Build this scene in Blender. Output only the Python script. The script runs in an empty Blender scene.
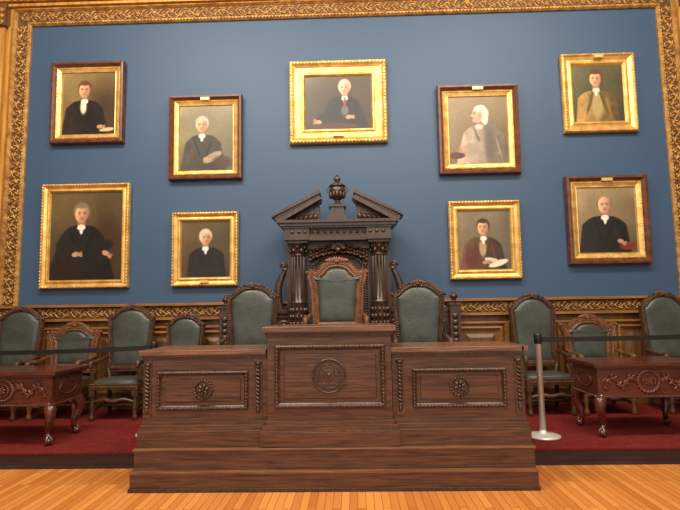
import bpy, math, random
import numpy as np
from mathutils import Matrix, Vector
random.seed(3)
rng=np.random.RandomState(5)
S=bpy.context.scene
try:
    S.view_settings.view_transform='Standard'
except Exception: pass
COL=bpy.context.collection
PI=math.pi
def lin(c):
    return tuple(((v/255)/12.92 if v/255<=.04045 else ((v/255+.055)/1.055)**2.4) for v in c)

# ---------------------------------------------------------------- materials
def mat_basic(name,c1,c2=None,scale=(4,4,4),rough=.5,metal=0,bump=0,bscale=40,detail=4,spec=.5,coat=0,dist=0,roughvar=0):
    m=bpy.data.materials.new(name); m.use_nodes=True
    n=m.node_tree.nodes; l=m.node_tree.links
    b=n['Principled BSDF']
    c1=lin(c1); c2=lin(c2) if c2 else c1
    tc=n.new('ShaderNodeTexCoord'); mp=n.new('ShaderNodeMapping'); mp.inputs['Scale'].default_value=scale
    l.new(tc.outputs['Object'],mp.inputs[0])
    nz=n.new('ShaderNodeTexNoise'); nz.inputs['Scale'].default_value=1; nz.inputs['Detail'].default_value=detail
    nz.inputs['Distortion'].default_value=dist
    l.new(mp.outputs[0],nz.inputs['Vector'])
    r=n.new('ShaderNodeValToRGB'); r.color_ramp.elements[0].position=.32; r.color_ramp.elements[1].position=.68
    r.color_ramp.elements[0].color=(*c1,1); r.color_ramp.elements[1].color=(*c2,1)
    l.new(nz.outputs['Fac'],r.inputs[0]); l.new(r.outputs[0],b.inputs['Base Color'])
    b.inputs['Roughness'].default_value=rough; b.inputs['Metallic'].default_value=metal
    b.inputs['Specular IOR Level'].default_value=spec
    if roughvar:
        mr=n.new('ShaderNodeMapRange'); mr.inputs['To Min'].default_value=rough+roughvar; mr.inputs['To Max'].default_value=rough-roughvar*.5
        l.new(nz.outputs['Fac'],mr.inputs['Value']); l.new(mr.outputs[0],b.inputs['Roughness'])
    if coat: b.inputs['Coat Weight'].default_value=coat; b.inputs['Coat Roughness'].default_value=.15
    if bump:
        n2=n.new('ShaderNodeTexNoise'); n2.inputs['Scale'].default_value=bscale; n2.inputs['Detail'].default_value=3
        l.new(tc.outputs['Object'],n2.inputs['Vector'])
        bp=n.new('ShaderNodeBump'); bp.inputs['Strength'].default_value=bump; bp.inputs['Distance'].default_value=.01
        l.new(n2.outputs['Fac'],bp.inputs['Height']); l.new(bp.outputs[0],b.inputs['Normal'])
    return m
M_BLUE=mat_basic('blue_paint',(50,77,108),(54,81,112),(.6,.6,.6),rough=.55,bump=.05,bscale=120)
M_GOLD=mat_basic('gilt',(206,160,84),(242,204,130),(9,9,9),rough=.34,metal=.6,bump=.5,bscale=60)
M_BORD=mat_basic('border_gilt',(150,106,54),(208,164,96),(12,12,12),rough=.45,metal=.35,bump=.6,bscale=60)
M_BORDB=mat_basic('border_ground',(74,48,24),(114,80,40),(14,14,14),rough=.6,metal=.1,bump=.6,bscale=50)
M_GOLDD=mat_basic('antique_gilt',(120,86,40),(176,134,70),(14,14,14),rough=.5,metal=.35,bump=.6,bscale=50)
M_OAK=mat_basic('golden_oak',(120,76,34),(158,106,52),(3,3,30),rough=.42,spec=.5)
M_PIL=mat_basic('gilded_pilaster',(170,118,48),(212,160,80),(20,20,2),rough=.42,metal=.15)
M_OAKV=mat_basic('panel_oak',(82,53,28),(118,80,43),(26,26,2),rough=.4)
M_DARK=mat_basic('dark_walnut',(46,25,15),(104,65,41),(3.2,60,60),rough=.3,spec=.6,bump=.12,bscale=30,coat=.12,detail=7,dist=.6,roughvar=.12)
M_EDGE=mat_basic('walnut_edge_highlight',(84,52,33),(134,92,62),(3,60,60),rough=.25,spec=.6,coat=.2,detail=6,dist=.4)  # paler walnut: highlight on ledge lips and desk tops painted into the colour
M_CARV=mat_basic('carved_walnut',(46,29,19),(84,55,38),(30,30,30),rough=.34,spec=.6)
M_BLK=mat_basic('ebonised_wood',(42,27,20),(74,50,38),(25,25,8),rough=.34,spec=.6)
M_CHW=mat_basic('chair_wood',(50,31,20),(94,61,39),(20,20,12),rough=.34,spec=.6)
M_CHB=mat_basic('chair_wood_light',(84,49,29),(124,79,48),(20,20,12),rough=.34,spec=.6)
M_MAH=mat_basic('mahogany',(60,26,20),(94,44,33),(5,35,35),rough=.25,spec=.6,coat=.3,detail=6)
M_LEA=mat_basic('slate_leather',(52,56,53),(70,74,70),(6,6,6),rough=.34,bump=.3,bscale=60)
M_BRASS=mat_basic('brass_nails',(150,120,70),rough=.3,metal=1)
M_CARPET=mat_basic('red_carpet',(92,27,27),(116,40,38),(30,30,30),rough=.95,spec=.1,bump=.5,bscale=300)
M_RISER=mat_basic('riser_wood',(34,22,22),(56,36,34),(3,20,20),rough=.5)
M_STEEL=mat_basic('brushed_steel',(206,204,198),(222,220,214),rough=.35,metal=.4)
M_BLACK=mat_basic('black_plastic',(18,18,20),rough=.45)
M_CREAM=mat_basic('cream_plaster',(214,200,168),(222,208,178),rough=.8)
M_CREAMW=mat_basic('side_wall_paint',(120,118,110),(130,128,118),rough=.8)
M_FRBR=mat_basic('frame_walnut',(72,38,26),(108,64,42),(12,12,12),rough=.35)
M_PLAQ=mat_basic('plaque_brass',(215,188,120),(228,204,140),rough=.35,metal=.5)
M_PFRZ=mat_basic('frieze_red',(120,70,46),(150,96,60),(8,8,8),rough=.5)
M_CARVR=mat_basic('carved_mahogany',(74,37,28),(108,62,46),(30,30,30),rough=.3)
M_DATE=mat_basic('date_relief',(98,56,42),(118,70,52),(30,30,30),rough=.3)

def mat_floor():
    m=bpy.data.materials.new('oak_strip_floor'); m.use_nodes=True
    n=m.node_tree.nodes; l=m.node_tree.links; b=n['Principled BSDF']
    tc=n.new('ShaderNodeTexCoord'); mp=n.new('ShaderNodeMapping'); mp.inputs['Rotation'].default_value=(0,0,PI/2)
    l.new(tc.outputs['Object'],mp.inputs[0])
    br=n.new('ShaderNodeTexBrick'); br.inputs['Scale'].default_value=1; br.inputs['Brick Width'].default_value=.9
    br.inputs['Row Height'].default_value=.062; br.inputs['Mortar Size'].default_value=.0018; br.offset=.37; br.offset_frequency=3
    br.inputs['Color1'].default_value=(*lin((222,150,78)),1); br.inputs['Color2'].default_value=(*lin((188,116,52)),1)
    br.inputs['Mortar'].default_value=(*lin((110,62,26)),1); br.inputs['Bias'].default_value=0
    l.new(mp.outputs[0],br.inputs['Vector'])
    mp2=n.new('ShaderNodeMapping'); mp2.inputs['Scale'].default_value=(30,1.5,1); l.new(tc.outputs['Object'],mp2.inputs[0])
    nz=n.new('ShaderNodeTexNoise'); nz.inputs['Scale'].default_value=2; nz.inputs['Detail'].default_value=5; l.new(mp2.outputs[0],nz.inputs['Vector'])
    mx=n.new('ShaderNodeMixRGB'); mx.blend_type='MULTIPLY'; mx.inputs[0].default_value=.45
    r=n.new('ShaderNodeValToRGB'); r.color_ramp.elements[0].color=(.6,.5,.42,1); r.color_ramp.elements[1].color=(1.1,1.05,1,1)
    l.new(nz.outputs['Fac'],r.inputs[0]); l.new(br.outputs['Color'],mx.inputs[1]); l.new(r.outputs[0],mx.inputs[2])
    l.new(mx.outputs[0],b.inputs['Base Color']); b.inputs['Roughness'].default_value=.22
    return m
M_FLOOR=mat_floor()

# ---------------------------------------------------------------- mesh builder
class MB:
    def __init__(s):
        s.v=[];s.f=[];s.m=[];s.s=[];s.mats=[];s.M=Matrix.Identity(4)
    def mi(s,mat):
        if mat not in s.mats: s.mats.append(mat)
        return s.mats.index(mat)
    def add(s,vs,fs,mat,smooth=False):
        o=len(s.v); k=s.mi(mat)
        s.v+= [tuple(s.M@Vector(p)) for p in vs]
        for f in fs: s.f.append([i+o for i in f]); s.m.append(k); s.s.append(smooth)
    def box(s,x0,x1,y0,y1,z0,z1,mat):
        s.add([(x0,y0,z0),(x1,y0,z0),(x1,y1,z0),(x0,y1,z0),(x0,y0,z1),(x1,y0,z1),(x1,y1,z1),(x0,y1,z1)],
              [(0,3,2,1),(4,5,6,7),(0,1,5,4),(1,2,6,5),(2,3,7,6),(3,0,4,7)],mat)
    def lathe(s,prof,c,mat,n=16,smooth=True):
        vs=[];fs=[]
        for r,z in prof:
            for i in range(n):
                a=2*PI*i/n; vs.append((c[0]+r*math.cos(a),c[1]+r*math.sin(a),c[2]+z))
        for j in range(len(prof)-1):
            for i in range(n):
                fs.append((j*n+i,j*n+(i+1)%n,(j+1)*n+(i+1)%n,(j+1)*n+i))
        fs.append(tuple(range(n))[::-1]); k=(len(prof)-1)*n; fs.append(tuple(range(k,k+n)))
        s.add(vs,fs,mat,smooth)
    def tube(s,pts,rad,mat,n=8,closed=False,flat=1.0):
        pts=[Vector(p) for p in pts]; N=len(pts)
        if not hasattr(rad,'__len__'): rad=[rad]*N
        vs=[];fs=[]; up=None
        for i in range(N):
            if closed: t=pts[(i+1)%N]-pts[i-1]
            else: t=pts[min(i+1,N-1)]-pts[max(i-1,0)]
            t.normalize()
            if up is None:
                a=Vector((0,1,0)) if abs(t.y)<.9 else Vector((1,0,0)); up=a
            u=(up-t*up.dot(t)).normalized(); w=t.cross(u); up=u
            for k in range(n):
                an=2*PI*k/n; vs.append(tuple(pts[i]+(u*math.cos(an)*flat+w*math.sin(an))*rad[i]))
        for j in range(N if closed else N-1):
            for k in range(n):
                a=j*n+k; b=j*n+(k+1)%n; c=((j+1)%N)*n+(k+1)%n; d=((j+1)%N)*n+k
                fs.append((a,b,c,d))
        if not closed: fs.append(tuple(range(n))[::-1]); fs.append(tuple(range((N-1)*n,N*n)))
        s.add(vs,fs,mat,True)
    def ell(s,c,r,mat,rot=0,n=8,m=5,axis='Y'):
        R=Matrix.Rotation(rot,3,axis); vs=[];fs=[]
        if not hasattr(r,'__len__'): r=(r,r,r)
        c=Vector(c)
        vs.append(tuple(c+R@Vector((0,0,r[2]))))
        for j in range(1,m):
            p=PI*j/m
            for i in range(n):
                a=2*PI*i/n
                vs.append(tuple(c+R@Vector((r[0]*math.sin(p)*math.cos(a),r[1]*math.sin(p)*math.sin(a),r[2]*math.cos(p)))))
        vs.append(tuple(c+R@Vector((0,0,-r[2])))); L=len(vs)-1
        for i in range(n): fs.append((0,1+i,1+(i+1)%n))
        for j in range(m-2):
            for i in range(n):
                a=1+j*n+i;b=1+j*n+(i+1)%n; fs.append((a,a+n,b+n,b))
        k=1+(m-2)*n
        for i in range(n): fs.append((L,k+(i+1)%n,k+i))
        s.add(vs,fs,mat,True)
    def prism(s,poly,y0,y1,mat):
        N=len(poly); vs=[(x,y0,z) for x,z in poly]+[(x,y1,z) for x,z in poly]
        fs=[tuple(range(N)),tuple(range(N,2*N))[::-1]]+[(i,N+i,N+(i+1)%N,(i+1)%N) for i in range(N)]
        s.add(vs,fs,mat)
    def ring(s,outer,inner,prof,mat,smooth=False):
        N=len(outer); vs=[];fs=[]
        for t,y in prof:
            for (a,b),(c,d) in zip(outer,inner): vs.append((a+(c-a)*t,y,b+(d-b)*t))
        for j in range(len(prof)-1):
            for i in range(N): fs.append((j*N+i,j*N+(i+1)%N,(j+1)*N+(i+1)%N,(j+1)*N+i))
        s.add(vs,fs,mat,smooth)
    def dome(s,poly,y0,t,mat):
        N=len(poly); cx=sum(p[0] for p in poly)/N; cz=sum(p[1] for p in poly)/N
        lv=[(1,0),(.97,.45),(.9,.75),(.75,.93),(.45,1.0)]
        vs=[];fs=[]
        for k,h in lv:
            for x,z in poly: vs.append((cx+(x-cx)*k,y0-t*h,cz+(z-cz)*k))
        vs.append((cx,y0-t*1.0,cz)); L=len(vs)-1
        for j in range(len(lv)-1):
            for i in range(N): fs.append((j*N+i,j*N+(i+1)%N,(j+1)*N+(i+1)%N,(j+1)*N+i))
        k=(len(lv)-1)*N
        for i in range(N): fs.append((k+i,k+(i+1)%N,L))
        s.add(vs,fs,mat,True)
    def obj(s,name,bevel=0,parent=None,loc=None):
        me=bpy.data.meshes.new(name); me.from_pydata(s.v,[],s.f)
        for m in s.mats: me.materials.append(m)
        me.polygons.foreach_set('material_index',s.m); me.polygons.foreach_set('use_smooth',s.s)
        me.update()
        import bmesh
        bm=bmesh.new(); bm.from_mesh(me); bmesh.ops.recalc_face_normals(bm,faces=bm.faces); bm.to_mesh(me); bm.free()
        o=bpy.data.objects.new(name,me); COL.objects.link(o)
        if bevel:
            b=o.modifiers.new('bev','BEVEL'); b.width=bevel; b.segments=2; b.limit_method='ANGLE'; b.angle_limit=math.radians(55)
        if parent: o.parent=parent
        if loc: o.location=loc
        return o
def rect(x0,x1,z0,z1): return [(x0,z0),(x1,z0),(x1,z1),(x0,z1)]
def inset(poly,d):
    N=len(poly); A=0
    for i in range(N):
        a=poly[i];b=poly[(i+1)%N]; A+=a[0]*b[1]-b[0]*a[1]
    sg=1 if A>0 else -1; out=[]
    for i in range(N):
        p=Vector(poly[i-1]);q=Vector(poly[i]);r=Vector(poly[(i+1)%N])
        e1=(q-p).normalized();e2=(r-q).normalized()
        n1=Vector((-e1.y,e1.x))*sg;n2=Vector((-e2.y,e2.x))*sg
        n=(n1+n2); n.normalize(); k=1/max(.5,n.dot(n1))
        out.append((q.x+n.x*d*k,q.y+n.y*d*k))
    return out
def along(poly,step,closed=True):
    res=[];N=len(poly); carry=0
    for i in range(N if closed else N-1):
        a=Vector(poly[i]);b=Vector(poly[(i+1)%N]); L=(b-a).length
        if L<1e-6: continue
        d=carry
        while d<L:
            p=a+(b-a)*(d/L); res.append((p.x,p.y,math.atan2(b.y-a.y,b.x-a.x))); d+=step
        carry=d-L
    return res

# ---------------------------------------------------------------- room shell
def shell(name,b,mat):
    m=MB(); m.box(*b,mat); return m.obj(name)
XL,XR=-6.6,6.4; YB=7.2
shell('floor',(XL,XR,-4,YB+.2,-.1,0),M_FLOOR)
shell('wall_back',(XL,XR,YB,YB+.2,0,7.4),M_BLUE)
shell('wall_left',(XL-.2,XL,-4,YB+.2,-.1,7.4),M_CREAMW)
shell('wall_right',(XR,XR+.2,-4,YB+.2,-.1,7.4),M_CREAMW)
shell('ceiling',(XL-.2,XR+.2,-4,YB+.2,7.4,7.6),M_CREAM)

m=MB()
m.box(XL,XR,4.95,YB,0,.135,M_RISER); m.box(XL,XR,4.93,YB,.135,.15,M_CARPET)
m.box(XL,XR,4.935,4.95,0,.03,M_RISER)
m.obj('carpeted_platform')
m=MB(); m.box(-1.8,1.4,5.07,7.06,.151,.42,M_CARPET); m.obj('raised_dais')
m=MB(); m.box(-.62,.22,5.45,6.45,.421,.66,M_CARPET); m.obj('chair_step')

# wall trim: carved gilt border
IL,IR,IT=-4.80,4.50,5.80; BW=.25
def leafband(m,s0,s1,fixed,horiz,mat,w,y,step=.15,flip=1):
    n=max(1,int(round(abs(s1-s0)/step))); d=(s1-s0)/n
    for i in range(n):
        c=s0+d*(i+.5)
        def P(a,b):
            return (c+a*flip,y,fixed+b) if horiz else (fixed+b,y,c+a*flip)
        sg=1 if i%2 else -1
        pts=[P(-.5*abs(d)+abs(d)*t/6, sg*w*.22*math.sin(PI*t/6)) for t in range(7)]
        m.tube(pts,[w*.06]*7,mat,n=5)
        for k,(a,b,an,ll) in enumerate([(-.02,-.22*sg,.9,.26),(.02,.1*sg,-.7,.26),(.035,.3*sg,.4,.18),(-.045,.02*sg,1.4,.16),(.0,-.36*sg,.2,.2),(-.03,.38*sg,-.3,.14),(.03,-.1*sg,1.2,.14)]):
            p=P(a,b*w)
            ang=an*sg if horiz else PI/2+an*sg
            m.ell(p,(w*ll,.018,w*.065),mat,rot=ang,n=6,m=4)
        p=P(0,sg*w*.28); m.ell((p[0],y-.008,p[2]),(w*.08,.02,w*.08),mat,n=6,m=4)
m=MB()
o=[(IL-BW,1.57),(IL-BW,IT+BW),(IR+BW,IT+BW),(IR+BW,1.57)]
i_=[(IL,1.57),(IL,IT),(IR,IT),(IR,1.57)]
def openband(m,o,i_,prof,mat):
    vs=[];fs=[];N=4
    for t,y in prof:
        for (a,b),(c,d) in zip(o,i_): vs.append((a+(c-a)*t,y,b+(d-b)*t))
    for j in range(len(prof)-1):
        for k in range(3): fs.append((j*N+k,j*N+k+1,(j+1)*N+k+1,(j+1)*N+k))
    m.add(vs,fs,mat)
openband(m,o,i_,[(0,YB),(0,YB-.09),(.09,YB-.1),(.14,YB-.07),(.18,YB-.045)],M_BORD)
openband(m,o,i_,[(.18,YB-.045),(.8,YB-.045)],M_BORDB)
openband(m,o,i_,[(.8,YB-.045),(.84,YB-.06),(.93,YB-.06),(1,YB-.03),(1,YB)],M_BORD)
mid=BW*.5
leafband(m,1.6,IT,IL-mid,False,M_BORD,.17,YB-.05,step=.13)
leafband(m,1.6,IT,IR+mid,False,M_BORD,.17,YB-.05,step=.13)
leafband(m,IL-.15,IR+.15,IT+mid,True,M_BORD,.17,YB-.05,step=.13)
for (x,z,a) in along([(IL-.03,1.6),(IL-.03,IT+.03),(IR+.03,IT+.03),(IR+.03,1.6)],.05,False):
    m.ell((x,YB-.062,z),(.015,.015,.015),M_BORD,n=5,m=4)
m.obj('trim_1')
m=MB()
for x0,x1 in ((XL,IL-BW),(IR+BW,XR)):
    m.box(x0,x1,YB-.06,YB,1.57,7.4,M_PIL)
    e=x1 if x0==XL else x0; sg=-1 if x0==XL else 1
    for k,(a,b,d) in enumerate([(.02,.06,.1),(.1,.5,.12)]):
        xa,xb=sorted((e+sg*a,e+sg*b)); m.box(xa,xb,YB-d,YB-.06,1.57,5.75,M_PIL)
    xa,xb=sorted((e+sg*.06,e+sg*.54)); m.box(xa,xb,YB-.17,YB-.06,5.75,6.1,M_OAKV)
    for k in range(4):
        for j in range(3):
            m.ell((e+sg*(.12+.12*k),YB-.18,5.8+.09*j),(.055,.03,.05),M_GOLDD,n=6,m=4)
m.box(IL-BW,IR+BW,YB-.06,YB,IT+BW,7.4,M_PFRZ)
for z0,z1,d in ((6.07,6.11,.12),(6.13,6.2,.16),(6.2,6.24,.2)):
    m.box(XL,XR,YB-d,YB-.06,z0,z1,M_PIL)
x=IL-BW
while x<IR+BW: m.box(x,x+.05,YB-.19,YB-.16,6.14,6.19,M_BORD); x+=.1
m.obj('trim_2')
# dado rail + wainscot
m=MB()
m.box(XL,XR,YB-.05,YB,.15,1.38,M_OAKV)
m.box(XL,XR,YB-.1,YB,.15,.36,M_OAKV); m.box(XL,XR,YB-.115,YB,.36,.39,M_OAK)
m.box(XL,XR,YB-.09,YB,1.39,1.55,M_BORDB); m.box(XL,XR,YB-.15,YB,1.55,1.585,M_OAK); m.box(XL,XR,YB-.12,YB,1.355,1.39,M_OAK)
m.box(XL,XR,YB-.085,YB,1.24,1.27,M_OAK)
leafband(m,XL+.1,XR-.1,1.47,True,M_BORD,.14,YB-.1,step=.12)
x=XL+.05
while x<XR-.5:
    a,b=x+.06,x+.66
    for zz in ((.46,1.2),):
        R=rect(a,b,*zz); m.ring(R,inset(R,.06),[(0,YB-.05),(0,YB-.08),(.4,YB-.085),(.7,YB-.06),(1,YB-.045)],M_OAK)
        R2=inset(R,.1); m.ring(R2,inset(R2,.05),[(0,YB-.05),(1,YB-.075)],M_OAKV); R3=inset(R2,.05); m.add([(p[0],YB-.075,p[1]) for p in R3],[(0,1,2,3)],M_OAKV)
    m.box(x-.03,x+.03,YB-.08,YB-.05,.4,1.24,M_OAK)
    x+=.72
m.obj('trim_3',bevel=.003)

# ---------------------------------------------------------------- rostrum bench
def wreath(m,x,y,z,r,mat,n=18):
    for k in range(n):
        a=2*PI*k/n
        m.ell((x+r*math.cos(a),y,z+r*math.sin(a)),(r*.26,.014,r*.13),mat,rot=-(a+PI/2+.5),n=6,m=4)
def rosette(m,x,y,z,r,mat):
    wreath(m,x,y,z,r,mat)
    for k in range(6):
        a=2*PI*k/6+.3
        m.ell((x+r*.42*math.cos(a),y-.004,z+r*.42*math.sin(a)),(r*.3,.016,r*.2),mat,rot=-a,n=7,m=4)
    m.ell((x,y-.012,z),(r*.18,.018,r*.18),mat)
def panel(m,x0,x1,z0,z1,y,mat,cmat,bw=.035):
    R=rect(x0,x1,z0,z1); I=inset(R,bw)
    m.ring(R,I,[(0,y),(0,y-.02),(.25,y-.03),(.55,y-.028),(.8,y-.012),(1,y-.004)],cmat)
    C=inset(R,bw*.42)
    for (px,pz,a) in along(C,.03): m.ell((px,y-.028,pz),(.017,.011,.010),cmat,rot=-a-.5,n=5,m=4)
    J=inset(R,bw+.03); K=inset(R,bw+.045)
    m.ring(J,K,[(0,y),(.3,y-.008),(1,y-.008)],mat)
    m.add([(p[0],y-.008,p[1]) for p in K],[(0,1,2,3)],mat)
def twist(m,x,y,z0,z1,mat,w=.026):
    n=int((z1-z0)/.032)
    for k in range(n):
        z=z0+(k+.5)*(z1-z0)/n; ww=w*(1.0+.25*math.sin(k*PI/n*1))
        m.ell((x,y,z),(ww,.022,.014),mat,rot=.55,n=7,m=4)
    m.ell((x,y,z1+.012),(w*1.25,.026,.018),mat); m.ell((x,y,z0-.014),(w*.8,.02,.03),mat)
m=MB(); D=M_DARK; E=M_EDGE
YE=4.925
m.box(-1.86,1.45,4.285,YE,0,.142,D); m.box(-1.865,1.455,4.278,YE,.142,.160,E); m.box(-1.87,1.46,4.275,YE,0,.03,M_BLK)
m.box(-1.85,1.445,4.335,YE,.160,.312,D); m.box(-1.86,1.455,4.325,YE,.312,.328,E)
m.box(-1.85,1.445,4.385,YE,.328,.46,D); m.box(-1.835,1.435,4.40,YE,.46,.505,D); m.box(-1.845,1.44,4.392,YE,.44,.462,M_CARV)
m.box(-.80,.36,4.345,YE,.328,.45,D); m.box(-.785,.345,4.355,YE,.45,.505,D); m.box(-.795,.355,4.348,YE,.44,.46,M_CARV)
m.box(-1.82,-.75,4.43,4.94,.5,1.09,D); m.box(.31,1.42,4.43,4.94,.5,1.09,D)
m.box(-.745,.305,4.375,4.94,.5,1.275,D)
for a,b in ((-1.82,-.76),(.32,1.42)):
    m.box(a-.005,b+.005,4.418,4.5,.5,.535,D); m.box(a-.005,b+.005,4.41,4.5,1.055,1.09,M_CARV)
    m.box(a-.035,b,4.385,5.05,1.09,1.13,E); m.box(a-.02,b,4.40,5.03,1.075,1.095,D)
    for (px,pz,an) in along([(a,1.072),(b,1.072)],.03,False): m.ell((px,4.408,pz),(.013,.01,.009),M_CARV,n=5,m=4)
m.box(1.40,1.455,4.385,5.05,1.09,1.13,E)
m.box(-.755,.315,4.362,4.5,.5,.54,D); m.box(-.76,.32,4.355,4.5,1.235,1.275,M_CARV)
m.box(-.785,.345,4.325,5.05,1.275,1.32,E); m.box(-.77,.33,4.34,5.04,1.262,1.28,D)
for (px,pz,an) in along([(-.75,1.25),(.31,1.25)],.03,False): m.ell((px,4.352,pz),(.013,.01,.009),M_CARV,n=5,m=4)
panel(m,-1.70,-.917,.627,.95,4.43,D,M_CARV); panel(m,.48,1.265,.627,.95,4.43,D,M_CARV)
panel(m,-.68,.25,.64,1.165,4.375,D,M_CARV,bw=.045)
rosette(m,-1.30,4.412,.795,.075,M_CARV); rosette(m,.875,4.412,.80,.075,M_CARV)
for x in (-1.785,-.83,.375,1.375):
    m.box(x-.035,x+.035,4.42,4.44,.56,1.04,D); twist(m,x,4.415,.64,1.0,M_CARV)
cx,cz=-.222,.905
for r,rad in ((.138,.009),(.10,.006)):
    m.tube([(cx+r*math.cos(2*PI*k/32),4.358,cz+r*math.sin(2*PI*k/32)) for k in range(32)],rad,M_CARV,n=6,closed=True)
for k in range(28):
    a=2*PI*k/28; m.ell((cx+.119*math.cos(a),4.36,cz+.119*math.sin(a)),(.008,.008,.005),M_CARV,rot=-a,n=5,m=4)
m.prism([(cx-.045,cz+.05),(cx-.045,cz-.01),(cx,cz-.06),(cx+.045,cz-.01),(cx+.045,cz+.05)],4.352,4.37,M_CARV)
m.ell((cx,4.35,cz+.005),(.02,.012,.02),M_DARK)
for sx in (-1,1):
    for k in range(5): m.ell((cx+sx*(.062+.004*k),4.36,cz-.04+.022*k),(.014,.009,.006),M_CARV,rot=sx*.7,n=5,m=4)
m.box(.37,1.38,4.95,5.0,.8,1.09,D)
m.obj('carved_judges_bench',bevel=.004)

# ---------------------------------------------------------------- chairs
HALF=[(.43,0),(.455,.25),(.48,.5),(.5,.7),(.505,.78),(.495,.815),(.455,.84),(.41,.855),(.375,.885),(.31,.93),(.22,.97),(.12,.993),(.0,1.0)]
HALF2=[(.42,0),(.44,.3),(.46,.6),(.5,.72),(.52,.78),(.49,.84),(.42,.85),(.36,.83),(.31,.87),(.24,.94),(.14,.985),(0,1)]
def outline(half,w,z0,h):
    r=[(x*w,z0+z*h) for x,z in half]; return r+[(-x,z) for x,z in reversed(r[:-1])]
def chair_mesh(name,w,H,sw=.6,sd=.54,wood=M_CHW,arms=True,half=HALF,fw=.055,seat=.47,bb=.56,crest=1.0):
    m=MB(); zb=seat-.1
    prof=[(.028,0),(.034,.02),(.03,.05),(.02,.07),(.03,.12),(.034,.16),(.022,.2),(.028,.24),(.034,.27)]
    for sx in (-1,1):
        m.lathe([(r,z*zb/.27*.8) for r,z in prof],(sx*(sw/2-.04),-sd/2+.04,0),wood,n=10)
        m.box(sx*(sw/2-.04)-.034,sx*(sw/2-.04)+.034,-sd/2+.006,-sd/2+.074,zb*.78,zb+.07,wood)
        m.tube([(sx*(sw/2-.05),sd/2+.02,.006),(sx*(sw/2-.05),sd/2-.03,zb*.5),(sx*(sw/2-.05),sd/2-.035,seat),(sx*w*.44,sd/2-.03,bb+.02)],[.026,.028,.03,.028],wood,n=6)
        m.tube([(sx*(sw/2-.045),-sd/2+.05,.13),(sx*(sw/2-.045),0,.15),(sx*(sw/2-.045),sd/2-.02,.13)],[.018,.026,.018],wood,n=7)
    m.tube([(-sw/2+.05,0,.14),(-.1,0,.14),(0,0,.145),(.1,0,.14),(sw/2-.05,0,.14)],[.018,.022,.035,.022,.018],wood,n=7)
    m.tube([(-sw/2+.05,-sd/2+.04,.22),(-.12,-sd/2+.04,.25),(0,-sd/2+.04,.22),(.12,-sd/2+.04,.25),(sw/2-.05,-sd/2+.04,.22)],[.016,.024,.034,.024,.016],wood,n=7)
    m.box(-sw/2,sw/2,-sd/2,sd/2,zb,zb+.065,wood)
    for (px,pz,a) in along([(-sw/2+.03,zb+.03),(sw/2-.03,zb+.03)],.035,False): m.ell((px,-sd/2-.002,pz),(.015,.01,.011),wood,n=5,m=4)
    vs=[];fs=[];lv=[(1,0),(1.0,.02),(.97,.035),(.85,.05),(.4,.06)]
    for k,h in lv:
        for j in range(24):
            a=2*PI*j/24; c,s_=math.cos(a),math.sin(a); q=(abs(c)**6+abs(s_)**6)**(-1/6)
            vs.append((c*q*(sw/2-.015)*k,s_*q*(sd/2-.015)*k,zb+.063+h))
    for j in range(len(lv)-1):
        for i in range(24): fs.append((j*24+i,j*24+(i+1)%24,(j+1)*24+(i+1)%24,(j+1)*24+i))
    fs.append(tuple(range(96,120))); m.add(vs,fs,M_LEA,True)
    for i in range(36):
        x=-sw/2+.02+(sw-.04)*i/35; m.ell((x,-sd/2-.003,zb+.07),.006,M_BRASS,n=5,m=4)
    m.M=Matrix.Translation((0,sd/2-.03,bb))@Matrix.Rotation(math.radians(-4),4,'X')@Matrix.Translation((0,0,-bb))
    O=outline(half,w,bb,H-bb-.02); I=inset(O,fw)
    m.ring(O,I,[(0,.03),(0,-.015),(.15,-.03),(.45,-.022),(.75,-.03),(1,-.012),(1,.02)],wood)
    m.dome(I,-.008,.03,M_LEA)
    m.add([(p[0],.03,p[1]) for p in O],[tuple(range(len(O)))],wood)
    for (px,pz,a) in along(inset(O,fw*.45),.027): m.ell((px,-.03,pz),(.014,.012,.010),wood,rot=-a-.5,n=5,m=4)
    for (px,pz,a) in along(inset(O,fw+.006),.024): m.ell((px,-.014,pz),.005,M_BRASS,n=5,m=3)
    zt=H
    for k in range(-5,6):
        a=k*.26; m.ell((.055*crest*math.sin(a)*(1+.1*abs(k)),-.02,zt-.035+.02*math.cos(a)),(.012*crest,.02,.03*crest),wood,rot=a,n=6,m=4)
    m.ell((0,-.034,zt-.04),(.022*crest,.016,.018*crest),wood)
    top=[p for p in O if p[1]>bb+(H-bb)*.78]
    for (px,pz,a) in along(top,.04,False):
        m.ell((px,-.008,pz+.004),(.024,.02,.012),wood,rot=-a+.5,n=6,m=4)
    for sx in (-1,1):
        hx=sx*half[4][0]*w; hz=bb+(H-bb)*.8
        m.ell((hx-sx*.005,-.015,hz),(.022,.028,.026),wood)
    m.box(-w*.43,w*.43,-.02,.03,bb-.02,bb+.03,wood)
    m.M=Matrix.Identity(4)
    if arms:
        for sx in (-1,1):
            ax=sx*(sw/2-.01)
            m.tube([(sx*w*.45,sd/2-.03,seat+.27),(ax,.1,seat+.25),(ax,-.08,seat+.22),(ax,-sd/2+.08,seat+.235),(ax,-sd/2+.01,seat+.22),(ax,-sd/2+.0,seat+.18),(ax,-sd/2+.035,seat+.165)],[.02,.024,.026,.028,.03,.024,.016],wood,n=8)
            m.lathe([(.024,0),(.018,.02),(.027,.06),(.03,.09),(.017,.13),(.024,.19)],(ax,-sd/2+.09,seat+.02),wood,n=9)
            m.ell((ax,-.04,seat+.245),(.025,.11,.014),M_LEA)
    return m
def place(m,name,x,y,z,rz=0):
    o=m.obj(name,bevel=.003); o.location=(x,y,z+.002); o.rotation_euler=(0,0,math.radians(rz)); return o
tall=chair_mesh('t',.62,1.42)
tallR=chair_mesh('t',.60,1.485)
dais=chair_mesh('t',.60,1.365,wood=M_CHW)
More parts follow.
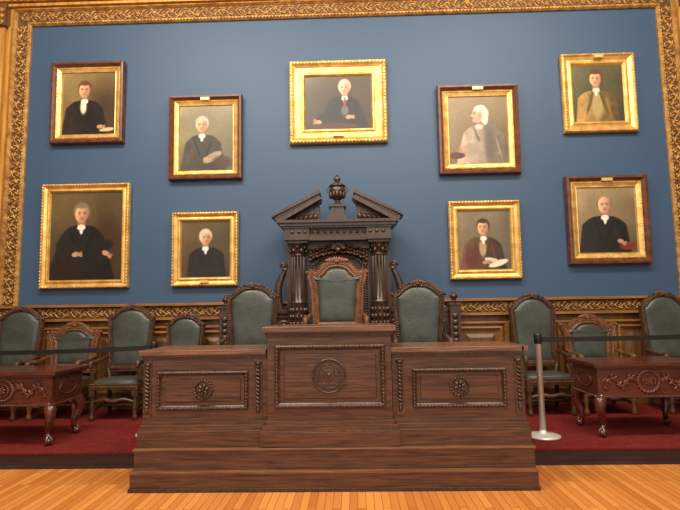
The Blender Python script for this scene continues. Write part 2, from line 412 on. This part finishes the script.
small=chair_mesh('s',.70,1.19,sw=.64,wood=M_CHB,half=HALF2,fw=.10,bb=.54,crest=1.2)
smalld=chair_mesh('s',.52,1.29,sw=.54,wood=M_CHW,half=HALF,fw=.05,bb=.56,crest=.9)
centre=chair_mesh('c',.70,1.41,sw=.68,sd=.58,wood=M_CHB,half=HALF2,fw=.095,bb=.56,crest=1.4)
YC=6.6
place(tall,'high_back_armchair',-4.53,YC,.15,3)
place(small,'low_back_armchair',-3.80,YC+.05,.15,2)
place(tall,'high_back_armchair',-3.00,YC,.15,3)
place(smalld,'upholstered_side_chair',-2.29,YC+.05,.15,0)
place(tallR,'high_back_armchair',2.36,YC,.15,0)
place(small,'low_back_armchair',3.07,YC+.02,.15,-2)
place(tallR,'high_back_armchair',4.06,YC,.15,-3)
place(dais,'high_back_armchair',-1.18,5.72,.42,3)
place(dais,'high_back_armchair',.735,5.72,.42,-3)
place(centre,'presiding_armchair',-.20,5.78,.66,0)

# ---------------------------------------------------------------- throne canopy
m=MB(); B=M_BLK; T0=.421; cx=-.2; YT=6.78; YK=7.05
m.box(cx-.86,cx+.86,YT-.02,YK,T0,.62,B)
m.box(cx-.5,cx+.5,YT+.12,YK,.6,2.4,B)
for sx in (-1,1):
    x=cx+sx*.54
    m.box(x-.15,x+.15,YT-.08,YK,.62,1.12,B); m.box(x-.17,x+.17,YT-.1,YK,1.12,1.18,B); m.box(x-.17,x+.17,YT-.1,YK,.6,.68,B)
    P=[(.115,0),(.13,.02),(.115,.05),(.095,.06),(.105,.1),(.11,.25),(.1,.36),(.11,.38),(.09,.4),(.088,.75),(.08,1.0),(.09,1.01),(.08,1.03),(.085,1.04),(.12,1.15),(.13,1.17)]
    m.lathe([(r*1.0,z) for r,z in P],(x,YT+.03,1.18),B,n=20)
    for k in range(12):
        a=2*PI*k/12
        m.tube([(x+.09*math.cos(a),YT+.03+.09*math.sin(a),1.6),(x+.084*math.cos(a),YT+.03+.084*math.sin(a),2.17)],.009,B,n=5)
        for j in range(3): m.ell((x+.108*math.cos(a+j),YT+.03+.108*math.sin(a+j),1.28+.09*j),(.022,.022,.035),B,n=6,m=4)
        m.ell((x+.105*math.cos(a),YT+.03+.105*math.sin(a),2.25+(k%2)*.05),(.022,.022,.035),B,n=6,m=4)
    m.box(x-.14,x+.14,YT-.11,YK,2.345,2.375,B)
    m.box(x+sx*.12-.05,x+sx*.12+.05,YT+.12,YK,1.1,2.36,B)
    pts=[]
    for t in range(26):
        a=t/25
        pts.append((x+sx*(.17+.16*math.sin(a*PI)**1.0*(1-a*.5)+.0),YT+.16,2.05-.85*a))
    m.tube(pts,[.03+.025*math.sin(i/25*PI) for i in range(26)],B,n=7)
    for zc,r in ((2.05,.06),(1.24,.09)):
        m.tube([(x+sx*(.2+(r*(1-k/20))*math.cos(k*.6)),YT+.13,zc+(r*(1-k/20))*math.sin(k*.6)) for k in range(18)],.018,B,n=6)
    xa,xb=sorted((cx+sx*.7,cx+sx*1.5))
    m.box(xa,xb,YT+.12,YK,T0,1.42,B); m.box(xa,xb,YT+.08,YK,1.42,1.48,B); m.box(xa,xb,YT+.1,YK,1.36,1.39,B)
    panel(m,xa+.08,xb-.08,.9,1.3,YT+.12,B,B)
    xe=cx+sx*1.53
    m.box(xe-.07,xe+.07,YT+.02,YK,T0,1.5,B); m.box(xe-.085,xe+.085,YT,YK,1.5,1.53,B)
    m.lathe([(.03,0),(.045,.015),(.02,.035),(.05,.07),(.055,.09),(.035,.12),(.012,.14),(.018,.15),(.004,.17)],(xe,YT+.09,1.53),B,n=12)
    for k in range(6): m.ell((xe,YT+.015,.95+.08*k),(.04,.02,.045),B,n=6,m=4)
    m.box(cx+sx*.36-.045,cx+sx*.36+.045,YT+.05,YT+.14,.6,2.12,B)
    twist(m,cx+sx*.36,YT+.045,1.3,2.05,B,w=.03)
m.box(cx-.70,cx+.70,YT-.12,YK,2.375,2.43,B); m.box(cx-.68,cx+.68,YT-.1,YK,2.43,2.54,B)
for sx in (-1,1):
    x=cx+sx*.54; m.box(x-.16,x+.16,YT-.15,YK,2.38,2.54,B)
m.box(cx-.76,cx+.76,YT-.19,YK,2.56,2.60,B); m.box(cx-.73,cx+.73,YT-.16,YK,2.54,2.56,B); m.box(cx-.80,cx+.80,YT-.22,YK,2.60,2.635,B)
for k in range(40):
    x=cx-.7+1.4*k/39; m.box(x-.01,x+.01,YT-.175,YT-.15,2.535,2.56,B)
for k in range(15):
    x=cx-.6+1.2*k/14; m.ell((x,YT-.1 if abs(x-cx)<.38 else YT-.155,2.485),(.03,.014,.022),M_CARV,rot=.5*(1 if k%2 else -1),n=6,m=4)
for sx in (-1,1):
    def X(a): return cx+sx*a
    m.prism([(X(.82),2.635),(X(.82),2.675),(X(.26),2.985),(X(.22),2.93),(X(.22),2.905),(X(.70),2.635)],YT-.22,YT+.1,B)
    m.prism([(X(.86),2.665),(X(.845),2.70),(X(.235),3.035),(X(.215),2.985)],YT-.25,YT+.1,B)
    m.prism([(X(.70),2.635),(X(.24),2.89),(X(.24),2.635)],YT-.08,YT+.06,B)
    m.tube([(X(.24+(.05*(1-k/22))*math.cos(k*.55)),YT-.16,2.90+(.05*(1-k/22))*math.sin(k*.55)) for k in range(18)],.014,B,n=6)
    for k in range(6):
        t=k/5; m.ell((X(.62-.32*t),YT-.09,2.67+.03*t),(.045,.02,.024+.02*t),M_CARV,rot=sx*.5,n=6,m=4)
    for k in range(14):
        t=(k+.5)/14; m.box(X(.78-.54*t)-.01,X(.78-.54*t)+.01,YT-.235,YT-.2,2.665+.3*t,2.69+.3*t,B)
m.box(cx-.13,cx+.13,YT-.14,YT+.1,2.635,2.70,B); m.box(cx-.09,cx+.09,YT-.12,YT+.08,2.70,2.82,B); m.box(cx-.115,cx+.115,YT-.145,YT+.1,2.82,2.85,B)
m.lathe([(.07,0),(.075,.02),(.035,.05),(.03,.07),(.06,.09),(.1,.15),(.112,.2),(.108,.24),(.085,.255),(.11,.27),(.105,.285),(.05,.31),(.03,.33),(.045,.35),(.05,.37),(.03,.4),(.01,.43)],(cx,YT-.02,2.85),B,n=20)
for k in range(12):
    a=2*PI*k/12; m.ell((cx+.095*math.cos(a),YT-.02+.095*math.sin(a),3.0),(.02,.02,.05),B,n=6,m=4)
for sx in (-1,1):
    m.tube([(cx+sx*(.1+.045*math.sin(k*PI/8)),YT-.02,3.02+.1*k/8) for k in range(9)],.01,B,n=5)
arc=[(cx+.36*math.cos(PI*k/24),YT+.06,2.10+.14*math.sin(PI*k/24)) for k in range(25)]
m.tube(arc,.035,B,n=8)
m.box(cx-.42,cx+.42,YT+.04,YT+.14,2.28,2.375,B)
random.seed(8)
for k in range(-9,10):
    for j in range(3):
        m.ell((cx+k*.042,YT-.0+.01*j,2.22+.05*j-.0012*k*k+.012*random.random()),(.034,.028,.02),M_CARV,rot=(.6 if k%2 else -.6)+.04*k,n=6,m=4)
for k in range(-4,5): m.ell((cx+.07*math.sin(k*.38),YT-.04,2.27+.055*math.cos(k*.38)),(.014,.025,.05),M_CARV,rot=k*.38,n=6,m=4)
m.ell((cx,YT-.06,2.25),(.035,.03,.04),M_CARV)
for (px,pz,a) in along([(cx-.3,2.1)]+[(cx+.3*math.cos(PI*k/16),2.08+.1*math.sin(PI*k/16)) for k in range(16,-1,-1)],.04,False):
    m.ell((px,YT+.03,pz),(.02,.015,.014),M_CARV,n=5,m=4)
m.obj('carved_throne_canopy',bevel=.004)

# ---------------------------------------------------------------- carved tables
def table(x,y,date):
    e=bpy.data.objects.new('carved_mahogany_table',None); COL.objects.link(e); e.location=(x,y,.152)
    m=MB(); A=M_MAH; w,d=1.0,.58; zt=.73
    m.box(-w/2-.05,w/2+.05,-.05,d+.05,zt-.03,zt,A); m.box(-w/2-.035,w/2+.035,-.035,d+.035,zt-.048,zt-.03,A)
    m.box(-w/2,w/2,0,d,zt-.33,zt-.045,A)
    m.box(-w/2-.012,w/2+.012,-.012,d+.012,zt-.345,zt-.32,A)
    for (px,pz,a) in along([(-w/2,zt-.332),(w/2,zt-.332)],.028,False): m.ell((px,-.014,pz),(.012,.009,.009),A,n=5,m=4)
    for k in range(22): m.ell((w/2+.014,.01+k*.0265,zt-.332),(.009,.012,.009),A,n=5,m=4); m.ell((-w/2-.014,.01+k*.0265,zt-.332),(.009,.012,.009),A,n=5,m=4)
    wreath(m,0,-.008,zt-.185,.105,M_CARVR,n=22)
    if not date: rosette(m,0,-.008,zt-.185,.06,M_CARVR)
    for sx in (-1,1):
        pts=[(sx*(.13+.3*t/14),-.008,zt-.185+.045*math.sin(t*.75)) for t in range(15)]
        m.tube(pts,[.016-.0006*t for t in range(15)],M_CARVR,n=5)
        for t in range(1,15):
            p=pts[t]; m.ell((p[0],-.01,p[2]+(.024 if t%2 else -.024)),(.028,.014,.013),M_CARVR,rot=sx*(.8 if t%2 else -.8),n=6,m=4)
        sp=[(sx*(.42+.035*(1-k/14)*math.cos(k*.6)),-.01,zt-.185+.035*(1-k/14)*math.sin(k*.6)) for k in range(13)]
        m.tube(sp,.008,M_CARVR,n=5)
        m.tube([(sx*(w/2+.004),d/2+.16*math.cos(2*PI*k/24),zt-.185+.07*math.sin(2*PI*k/24)) for k in range(24)],.008,M_CARVR,n=5,closed=True)
        for yy,sy in ((.05,-1),(d-.05,1)):
            X0=sx*(w/2-.05)
            m.tube([(X0,yy,zt-.33),(X0+sx*.035,yy+sy*.035,zt-.39),(X0+sx*.04,yy+sy*.04,zt-.45),(X0+sx*.012,yy+sy*.012,zt-.55),(X0-sx*.005,yy-sy*.005,zt-.62),(X0+sx*.01,yy+sy*.01,.075)],[.055,.062,.05,.034,.027,.03],A,n=9)
            m.ell((X0+sx*.022,yy+sy*.022,.036),(.038,.038,.036),A)
            for an in (0,1.57,3.14,4.71):
                cx_,cy_=math.cos(an),math.sin(an)
                m.tube([(X0+sx*.015+cx_*.012,yy+sy*.015+cy_*.012,.085),(X0+sx*.022+cx_*.036,yy+sy*.022+cy_*.036,.055),(X0+sx*.022+cx_*.04,yy+sy*.022+cy_*.04,.015)],[.013,.012,.007],A,n=6)
            for k in range(5): m.ell((X0+sx*(.035-.006*k),yy+sy*.05-sy*.006*k,zt-.37-.025*k),(.02,.012,.024),M_CARVR,n=6,m=4)
        m.tube([(sx*(w/2-.11),-.002,zt-.345),(sx*(w/2-.15),-.002,zt-.35),(sx*(w/2-.2),-.002,zt-.345)],.014,A,n=6)
    o=m.obj('table_body',bevel=.004,parent=e)
    if date:
        t=bpy.data.curves.new('date','FONT'); t.body=date; t.size=.074; t.extrude=.009; t.align_x='CENTER'; t.align_y='CENTER'
        t.materials.append(M_DATE)
        q=bpy.data.objects.new('carved_date',t); COL.objects.link(q); q.parent=e; q.location=(0,-.008,zt-.185); q.rotation_euler=(PI/2,0,0)
table(-3.56,5.17,None); table(2.93,5.30,'1887')

# ---------------------------------------------------------------- stanchions
def stanchion(x,y,x2,z2,sag=.0,h=1.02):
    m=MB()
    m.lathe([(.165,0),(.17,.01),(.165,.02),(.12,.03),(.05,.04),(.036,.055),(.03,.07)],(x,y,.151),M_STEEL,n=28)
    m.lathe([(.03,.05),(.03,h-.09),(.033,h-.088)],(x,y,.15),M_STEEL,n=18)
    m.lathe([(.036,h-.09),(.04,h-.085),(.04,h-.005),(.036,h+.01),(.02,h+.016)],(x,y,.15),M_BLACK,n=18)
    N=16; vs=[];fs=[]
    for k in range(N+1):
        t=k/N; xx=x+(x2-x)*t; zz=(.15+h-.05)*(1-t)+z2*t-sag*4*t*(1-t)
        vs+=[(xx,y-.001,zz-.024),(xx,y-.001,zz+.024),(xx,y+.001,zz+.024),(xx,y+.001,zz-.024)]
    for k in range(N):
        a=4*k
        for j in range(4): fs.append((a+j,a+(j+1)%4,a+4+(j+1)%4,a+4+j))
    m.add(vs,fs,M_BLACK)
    return m
stanchion(1.88,5.36,4.3,1.15,.01).obj('belt_stanchion')
stanchion(4.3,5.36,4.36,1.12).obj('belt_stanchion')
stanchion(-2.2,5.6,-4.6,1.05,.02,h=.98).obj('belt_stanchion')
stanchion(-4.6,5.6,-4.66,1.05).obj('belt_stanchion')

# ---------------------------------------------------------------- portraits
M_CANVAS=bpy.data.materials.new('oil_canvas'); M_CANVAS.use_nodes=True
n=M_CANVAS.node_tree.nodes; l=M_CANVAS.node_tree.links
at=n.new('ShaderNodeAttribute'); at.attribute_name='paint'; l.new(at.outputs['Color'],n['Principled BSDF'].inputs['Base Color'])
n['Principled BSDF'].inputs['Roughness'].default_value=.33
def smooth_noise(nx,ny,k):
    g=rng.rand(k,k); xs=np.linspace(0,k-1.001,nx); ys=np.linspace(0,k-1.001,ny)
    X,Y=np.meshgrid(xs,ys); x0=X.astype(int);y0=Y.astype(int);fx=X-x0;fy=Y-y0
    fx=fx*fx*(3-2*fx);fy=fy*fy*(3-2*fy)
    return g[y0,x0]*(1-fx)*(1-fy)+g[y0,x0+1]*fx*(1-fy)+g[y0+1,x0]*(1-fx)*fy+g[y0+1,x0+1]*fx*fy
class Paint:
    def __init__(s,w,h,bg1,bg2):
        s.w,s.h=w,h; s.nx=int(w*120); s.ny=int(h*120)
        s.X,s.Y=np.meshgrid(np.linspace(0,w/h,s.nx),np.linspace(0,1,s.ny)); s.a=w/h
        t=np.clip(.5*s.Y+.5*(1-s.X/s.a)*.8+ .35*(smooth_noise(s.nx,s.ny,5)-.5),0,1)[...,None]
        s.img=np.array(bg1)*(1-t)+np.array(bg2)*t
    def mix(s,mask,col,a=1):
        mk=(np.clip(mask,0,1)*a)[...,None]; s.img=s.img*(1-mk)+np.array(col,float)*mk
    def em(s,cx,cy,rx,ry,rot=0,soft=.18):
        dx=s.X-cx*s.a;dy=s.Y-cy;c,q=math.cos(rot),math.sin(rot)
        u=(dx*c+dy*q)/rx;v=(-dx*q+dy*c)/ry; r=np.sqrt(u*u+v*v)
        return np.clip((1+soft*.5-r)/soft,0,1)
    def e(s,cx,cy,rx,ry,col,rot=0,soft=.18,a=1): s.mix(s.em(cx,cy,rx,ry,rot,soft),col,a)
    def body(s,cx,ys,neck,sw,slope,col,lit=.25):
        dy=ys-s.Y; hw=np.where(dy>0,neck+(sw-neck)*np.sqrt(np.clip(dy/.13,0,1))+slope*np.clip(dy-.13,0,1),-1)
        d=(hw-np.abs(s.X-cx*s.a)); mk=np.clip(d/.02+.5,0,1)
        sh=1+lit*(-(s.X-cx*s.a)/sw)*.8+ .25*(smooth_noise(s.nx,s.ny,14)-.5)
        c=np.array(col,float)*sh[...,None]; m3=mk[...,None]; s.img=s.img*(1-m3)+c*m3
        for q in (-1,1):
            s.e(cx+q*.09/s.a,ys-.2,.016,.17,np.array(col)*.6,rot=-q*.35,soft=.7,a=.8)
            s.e(cx+q*.2/s.a,ys-.33,.012,.2,np.array(col)*1.35+6,rot=q*.25,soft=1,a=.5)
    def head(s,cx,cy,r,skin,hair,style='short',turn=-.2,tie=(225,220,205)):
        sk=np.array(skin,float); a=s.a
        s.e(cx,cy-r*1.15,r*.48,r*.6,sk*.72)
        s.e(cx,cy-r*1.62,r*.5,r*.36,tie); s.e(cx+turn*.1*r,cy-r*2.0,r*.2,r*.45,tie,soft=.4)
        if style!='bald': s.e(cx,cy+r*.28,r*.98,r*1.12,hair)
        if style in('wig','long'):
            for q in(-1,1): s.e(cx+q*r*.85/a,cy-r*.15,r*.38,r*.75,hair)
        if style=='bald':
            for q in(-1,1): s.e(cx+q*r*.78/a,cy+r*.1,r*.22,r*.42,hair)
        mk=s.em(cx+turn*r*.12/a,cy-r*.02,r*.78,r*1.06,0,.14)
        u=(s.X-cx*a)/r; v=(s.Y-cy)/r
        sh=1.02-.30*np.clip(u+.15,-.6,1)+.10*v
        if style!='bald':
            hl=np.clip((.72-v+.15*np.abs(u))/.15,0,1); mk=mk*hl
        c=sk*np.clip(sh,.5,1.2)[...,None]; m3=mk[...,None]; s.img=s.img*(1-m3)+c*m3
        tx=turn*r*.35/a
        for q in(-1,1):
            ex=cx+tx+q*r*.32/a
            s.e(ex,cy+r*.1,r*.2,r*.1,sk*.62,soft=.8,a=.8); s.e(ex,cy+r*.08,r*.09,r*.06,(40,26,20),soft=.5)
            s.e(ex,cy+r*.27,r*.2,r*.05,sk*.5,soft=.8,a=.8)
        s.e(cx+tx+.08*r/a,cy-r*.12,r*.1,r*.28,sk*.78,soft=.9,a=.8); s.e(cx+tx-.02*r/a,cy-r*.16,r*.07,r*.2,np.minimum(sk*1.15,255),soft=.9,a=.8)
        s.e(cx+tx+.03*r/a,cy-r*.34,r*.15,r*.05,sk*.6,soft=.8,a=.8)
        s.e(cx+tx,cy-r*.55,r*.24,r*.06,(150,70,60),soft=.6,a=.9); s.e(cx+tx,cy-r*.68,r*.2,r*.05,sk*.75,soft=.9,a=.7)
        s.e(cx-turn*3*r*.3/a*1.0,cy-.02*r,r*.1,r*.2,sk*.75,soft=.5,a=.6)
        for q in(-1,1): s.e(cx+tx*.2+q*r*.45/a,cy-r*.25,r*.2,r*.18,(205,120,95),soft=1,a=.25)
    def profile(s,cx,cy,r,skin,hair,tie):
        sk=np.array(skin,float); a=s.a
        s.e(cx+.1*r/a,cy-r*1.1,r*.45,r*.6,sk*.7); s.e(cx+.0/a,cy-r*1.6,r*.5,r*.35,tie)
        s.e(cx+.38*r/a,cy+.12*r,r*.88,r*1.02,hair); s.e(cx+.75*r/a,cy-.6*r,r*.42,r*.75,hair,soft=.3)
        s.e(cx-.18*r/a,cy-.05*r,r*.66,r*1.0,sk*1.0,soft=.12); s.e(cx-.35*r/a,cy-.7*r,r*.4,r*.3,sk*.92,soft=.2)
        s.e(cx-.86*r/a,cy-.08*r,r*.2,r*.11,sk*1.0,rot=.6,soft=.2); s.e(cx-.78*r/a,cy+.03*r,r*.1,r*.24,sk,rot=-.35,soft=.3)
        s.e(cx-.55*r/a,cy+.16*r,r*.17,r*.07,sk*.55,soft=.6); s.e(cx-.58*r/a,cy+.13*r,r*.07,r*.05,(40,28,22),soft=.5); s.e(cx-.56*r/a,cy+.32*r,r*.2,r*.05,sk*.6,soft=.6)
        s.e(cx-.72*r/a,cy-.45*r,r*.16,r*.05,(160,84,70),soft=.6); s.e(cx-.62*r/a,cy-.84*r,r*.18,r*.14,sk*.95,soft=.3)
        s.e(cx+.16*r/a,cy-.05*r,r*.12,r*.22,sk*.78,soft=.5); s.e(cx-.1*r/a,cy-.3*r,r*.25,r*.2,(205,125,100),soft=1,a=.4)
        s.e(cx+.1*r/a,cy+.85*r,r*.75,r*.4,hair,rot=.2,soft=.3)
    def hand(s,cx,cy,r,skin,rot=0):
        sk=np.array(skin,float)*.9
        s.e(cx,cy,r*1.1,r*.7,sk,rot)
        for k in range(4):
            an=rot-.5+.28*k; s.e(cx+math.cos(an)*r*1.4/s.a,cy+math.sin(an)*r*1.4-(.1*r*k),r*.7,r*.18,sk*(1-.06*k),an,soft=.4)
    def canvas(s,name,parent,y):
        g=.93+.14*rng.rand(s.ny,s.nx)[...,None]*.5+.07*smooth_noise(s.nx,s.ny,30)[...,None]
        im=np.clip(s.img*g/255,0,1); L=np.where(im<=.04045,im/12.92,((im+.055)/1.055)**2.4)
        w,h=s.w,s.h; nx,ny=s.nx,s.ny
        XX,ZZ=np.meshgrid(np.linspace(-w/2,w/2,nx),np.linspace(-h/2,h/2,ny))
        co=np.stack([XX,np.full_like(XX,y),ZZ],-1).reshape(-1,3)
        idx=np.arange(nx*ny).reshape(ny,nx)
        F=np.stack([idx[:-1,:-1],idx[:-1,1:],idx[1:,1:],idx[1:,:-1]],-1).reshape(-1,4)
        me=bpy.data.meshes.new(name); me.from_pydata(co.tolist(),[],F.tolist())
        at=me.color_attributes.new('paint','FLOAT_COLOR','POINT')
        arr=np.ones((nx*ny,4),np.float32); arr[:,:3]=L.reshape(-1,3); at.data.foreach_set('color',arr.ravel())
        me.materials.append(M_CANVAS); me.update()
        o=bpy.data.objects.new(name,me); COL.objects.link(o); o.parent=parent
SK=(206,156,120)
def portrait(x0,x1,z0,z1,style,fw,painter,plaque=None):
    w,h=x1-x0,z1-z0
    e=bpy.data.objects.new('framed_portrait',None); COL.objects.link(e); e.location=((x0+x1)/2,YB-.018,(z0+z1)/2)
    e.rotation_euler=(math.radians(1.2),0,0)
    m=MB(); R=rect(-w/2,w/2,-h/2,h/2); I=inset(R,fw)
    if style=='gold':
        m.ring(R,I,[(0,0),(0,-.05),(.08,-.07),(.2,-.075),(.3,-.055),(.55,-.035),(.7,-.04),(.78,-.05),(.88,-.045),(1,-.02),(1,0)],M_GOLD)
        for (px,pz,a) in along(inset(R,fw*.14),.045): m.ell((px,-.074,pz),(.02,.012,.012),M_GOLD,rot=-a-.4,n=5,m=4)
        for (px,pz,a) in along(inset(R,fw*.82),.03): m.ell((px,-.05,pz),(.010,.008,.008),M_GOLD,n=5,m=4)
    elif style=='wide':
        m.ring(R,inset(R,fw*.4),[(0,0),(0,-.06),(.2,-.085),(.5,-.085),(.8,-.06),(1,-.05)],M_GOLD)
        A=inset(R,fw*.4); m.ring(A,inset(R,fw*.75),[(0,-.05),(0,-.04),(1,-.04)],M_GOLD)
        A=inset(R,fw*.75); m.ring(A,I,[(0,-.04),(.2,-.06),(.6,-.055),(1,-.02),(1,0)],M_GOLD)
        for (px,pz,a) in along(inset(R,fw*.15),.05): m.ell((px,-.084,pz),(.026,.014,.016),M_GOLD,rot=-a-.5,n=6,m=4)
        for (px,pz,a) in along(inset(R,fw*.8),.035): m.ell((px,-.06,pz),(.012,.009,.009),M_GOLD,n=5,m=4)
    else:
        k=.48; A=inset(R,fw*k)
        m.ring(R,A,[(0,0),(0,-.05),(.12,-.09),(.5,-.095),(.8,-.07),(1,-.05)],M_FRBR)
        m.ring(A,I,[(0,-.05),(.1,-.058),(.3,-.05),(.8,-.035),(.9,-.038),(1,-.02),(1,0)],M_GOLD)
        for (px,pz,a) in along(inset(R,fw*.6),.035): m.ell((px,-.056,pz),(.012,.008,.009),M_GOLD,n=5,m=4)
    m.box(-w/2+.01,w/2-.01,-.004,0,-h/2+.01,h/2-.01,M_FRBR)
    if plaque:
        pw,pz=plaque; zz=h/2-.062 if pz=='t' else -h/2+fw*.5
        m.box(-pw/2,pw/2,-.1,-.06,zz-.02,zz+.02,M_PLAQ)
    m.obj('frame',parent=e)
    P=painter(w-2*fw,h-2*fw); P.canvas('canvas',e,-.018)
def q0(w,h):
    p=Paint(w,h,(78,62,38),(156,134,88)); p.e(.85,.3,.3,.5,(66,50,34),soft=1)
    p.body(.42,.55,.08,.30,.15,(36,30,28)); p.e(.62,.2,.2,.12,(30,25,24),rot=-.4,soft=.3)
    p.e(.40,.45,.05,.12,(214,206,186),soft=.5); p.head(.42,.72,.115,SK,(104,62,38)); p.hand(.72,.12,.045,SK,.1); p.e(.85,.07,.12,.03,(190,176,140),rot=.1); return p
def q1(w,h):
    p=Paint(w,h,(92,84,62),(146,138,106)); p.body(.44,.55,.07,.27,.2,(62,57,50))
    p.head(.42,.70,.105,SK,(178,170,154),'short'); p.e(.62,.2,.16,.06,(150,138,112),rot=.5); p.hand(.5,.18,.04,SK,.3); p.e(.8,.12,.14,.1,(70,52,40),soft=.5);return p
def q2(w,h):
    p=Paint(w,h,(44,36,26),(84,70,50)); p.e(.2,.55,.25,.35,(58,50,38),soft=1); p.body(.58,.62,.07,.30,.35,(28,26,28))
    p.e(.35,.25,.26,.10,(32,30,32),rot=.35,soft=.3); p.head(.60,.78,.125,(222,166,134),(176,170,160),tie=(220,216,208)); p.e(.6,.50,.022,.10,(160,30,30)); p.e(.6,.34,.07,.10,(96,92,90),soft=.5)
    p.hand(.20,.13,.055,SK,3.0); p.hand(.66,.22,.055,SK,.2); p.e(.45,.05,.45,.06,(70,38,28)); return p
def q3(w,h):
    p=Paint(w,h,(98,82,56),(140,120,86)); p.body(.60,.58,.08,.30,.25,(136,122,108),lit=.35); p.e(.42,.22,.24,.09,(152,136,120),rot=.25,soft=.3)
    p.e(.7,.3,.08,.3,(100,88,78),soft=.8); p.profile(.52,.73,.115,(206,158,128),(206,198,184),(196,186,168)); p.hand(.25,.2,.045,SK,2.6); p.e(.12,.12,.12,.05,(84,40,30)); return p
def q4(w,h):
    p=Paint(w,h,(60,60,42),(100,98,70)); p.body(.47,.55,.09,.33,.1,(134,108,64),lit=.4); p.e(.47,.3,.10,.25,(166,146,100),soft=.5); p.e(.33,.35,.03,.22,(104,84,50),rot=-.3,soft=.5);p.e(.6,.35,.03,.22,(96,78,46),rot=.3,soft=.5)
    p.head(.46,.76,.125,(214,162,126),(92,64,42),'short',tie=(216,208,190)); return p
def q5(w,h):
    p=Paint(w,h,(56,44,28),(108,90,58)); p.e(.8,.4,.16,.3,(66,42,28),soft=.6); p.body(.44,.62,.07,.25,.28,(30,28,27)); p.e(.30,.33,.2,.08,(34,31,30),rot=-.5,soft=.3); p.e(.66,.33,.2,.08,(28,25,25),rot=.5,soft=.3)
    p.head(.43,.75,.095,(206,152,118),(124,110,92),'short',turn=.2); p.hand(.36,.29,.04,SK,.2); p.hand(.78,.3,.04,SK,-.4); p.e(.2,.1,.2,.14,(44,26,18),soft=.4); return p
def q6(w,h):
    p=Paint(w,h,(54,42,26),(104,84,52)); p.body(.52,.53,.07,.31,.1,(30,25,25)); p.head(.5,.70,.12,SK,(196,186,166),'short',turn=.3); p.e(.62,.12,.2,.05,(40,30,26)); return p
def q7(w,h):
    p=Paint(w,h,(84,74,58),(134,122,96)); p.body(.46,.55,.08,.31,.2,(84,58,38),lit=.4); p.e(.46,.36,.06,.14,(170,146,108),soft=.5); p.e(.25,.2,.12,.2,(92,48,36),soft=.5)
    p.head(.48,.71,.115,(208,154,120),(62,42,30),'short',turn=-.3); p.e(.75,.1,.17,.05,(222,214,192),rot=.3); p.e(.62,.16,.12,.035,(206,196,170),rot=-.2); p.hand(.5,.12,.045,SK,.2); return p
def q8(w,h):
    p=Paint(w,h,(92,78,56),(170,150,114)); p.body(.45,.56,.08,.33,.15,(36,33,35)); p.head(.47,.73,.12,(214,164,132),(110,96,82),'bald',turn=.15); p.e(.2,.25,.12,.2,(38,36,38),soft=.4)
    p.e(.84,.1,.12,.06,(116,48,36),rot=.1,soft=.4); p.hand(.72,.17,.045,SK,-.3); return p
portrait(-4.42,-3.33,3.94,5.17,'brown',.15,q0)
portrait(-2.65,-1.58,3.36,4.61,'brown',.145,q1,(.13,'t'))
portrait(-.89,.53,3.85,5.09,'wide',.23,q2,(.16,'b'))
portrait(1.25,2.41,3.35,4.66,'brown',.165,q3,(.15,'t'))
portrait(3.05,4.10,3.92,5.09,'gold',.17,q4,(.12,'t'))
portrait(-4.48,-3.20,1.82,3.33,'gold',.12,q5)
portrait(-2.58,-1.63,1.82,2.88,'gold',.13,q6,(.12,'b'))
portrait(1.35,2.35,1.85,2.96,'gold',.14,q7)
portrait(3.00,4.13,2.03,3.28,'brown',.165,q8,(.15,'t'))

# ---------------------------------------------------------------- light
def area(name,loc,rot,sx,sy,e,col):
    L=bpy.data.lights.new(name,'AREA'); L.shape='RECTANGLE'; L.size=sx; L.size_y=sy; L.energy=e; L.color=col
    o=bpy.data.objects.new(name,L); o.location=loc; o.rotation_euler=[math.radians(a) for a in rot]; COL.objects.link(o)
area('fill_light',(-2.5,3.2,7.0),(26,0,0),3.6,1.0,370,(1,.88,.70))
area('fill_light',(2.5,3.2,7.0),(26,0,0),3.6,1.0,330,(1,.88,.70))
area('fill_light',(0,-1.5,6.6),(40,0,0),8,3,450,(1,.92,.80))  # added fill light, unseen behind the camera
w=bpy.data.worlds.new('World'); S.world=w; w.use_nodes=True
w.node_tree.nodes['Background'].inputs[0].default_value=(1,.95,.86,1); w.node_tree.nodes['Background'].inputs[1].default_value=.85

# ---------------------------------------------------------------- camera
R=(Matrix.Rotation(math.radians(1.5),3,'Z')@Matrix.Rotation(math.radians(96.2),3,'X')@Matrix.Rotation(math.radians(-0.9),3,'Z'))
c=bpy.data.cameras.new('camera'); c.sensor_width=36; c.lens=27; c.clip_start=.05
co=bpy.data.objects.new('camera',c); COL.objects.link(co); co.matrix_world=Matrix.Translation((0,0,1.45))@R.to_4x4(); S.camera=co
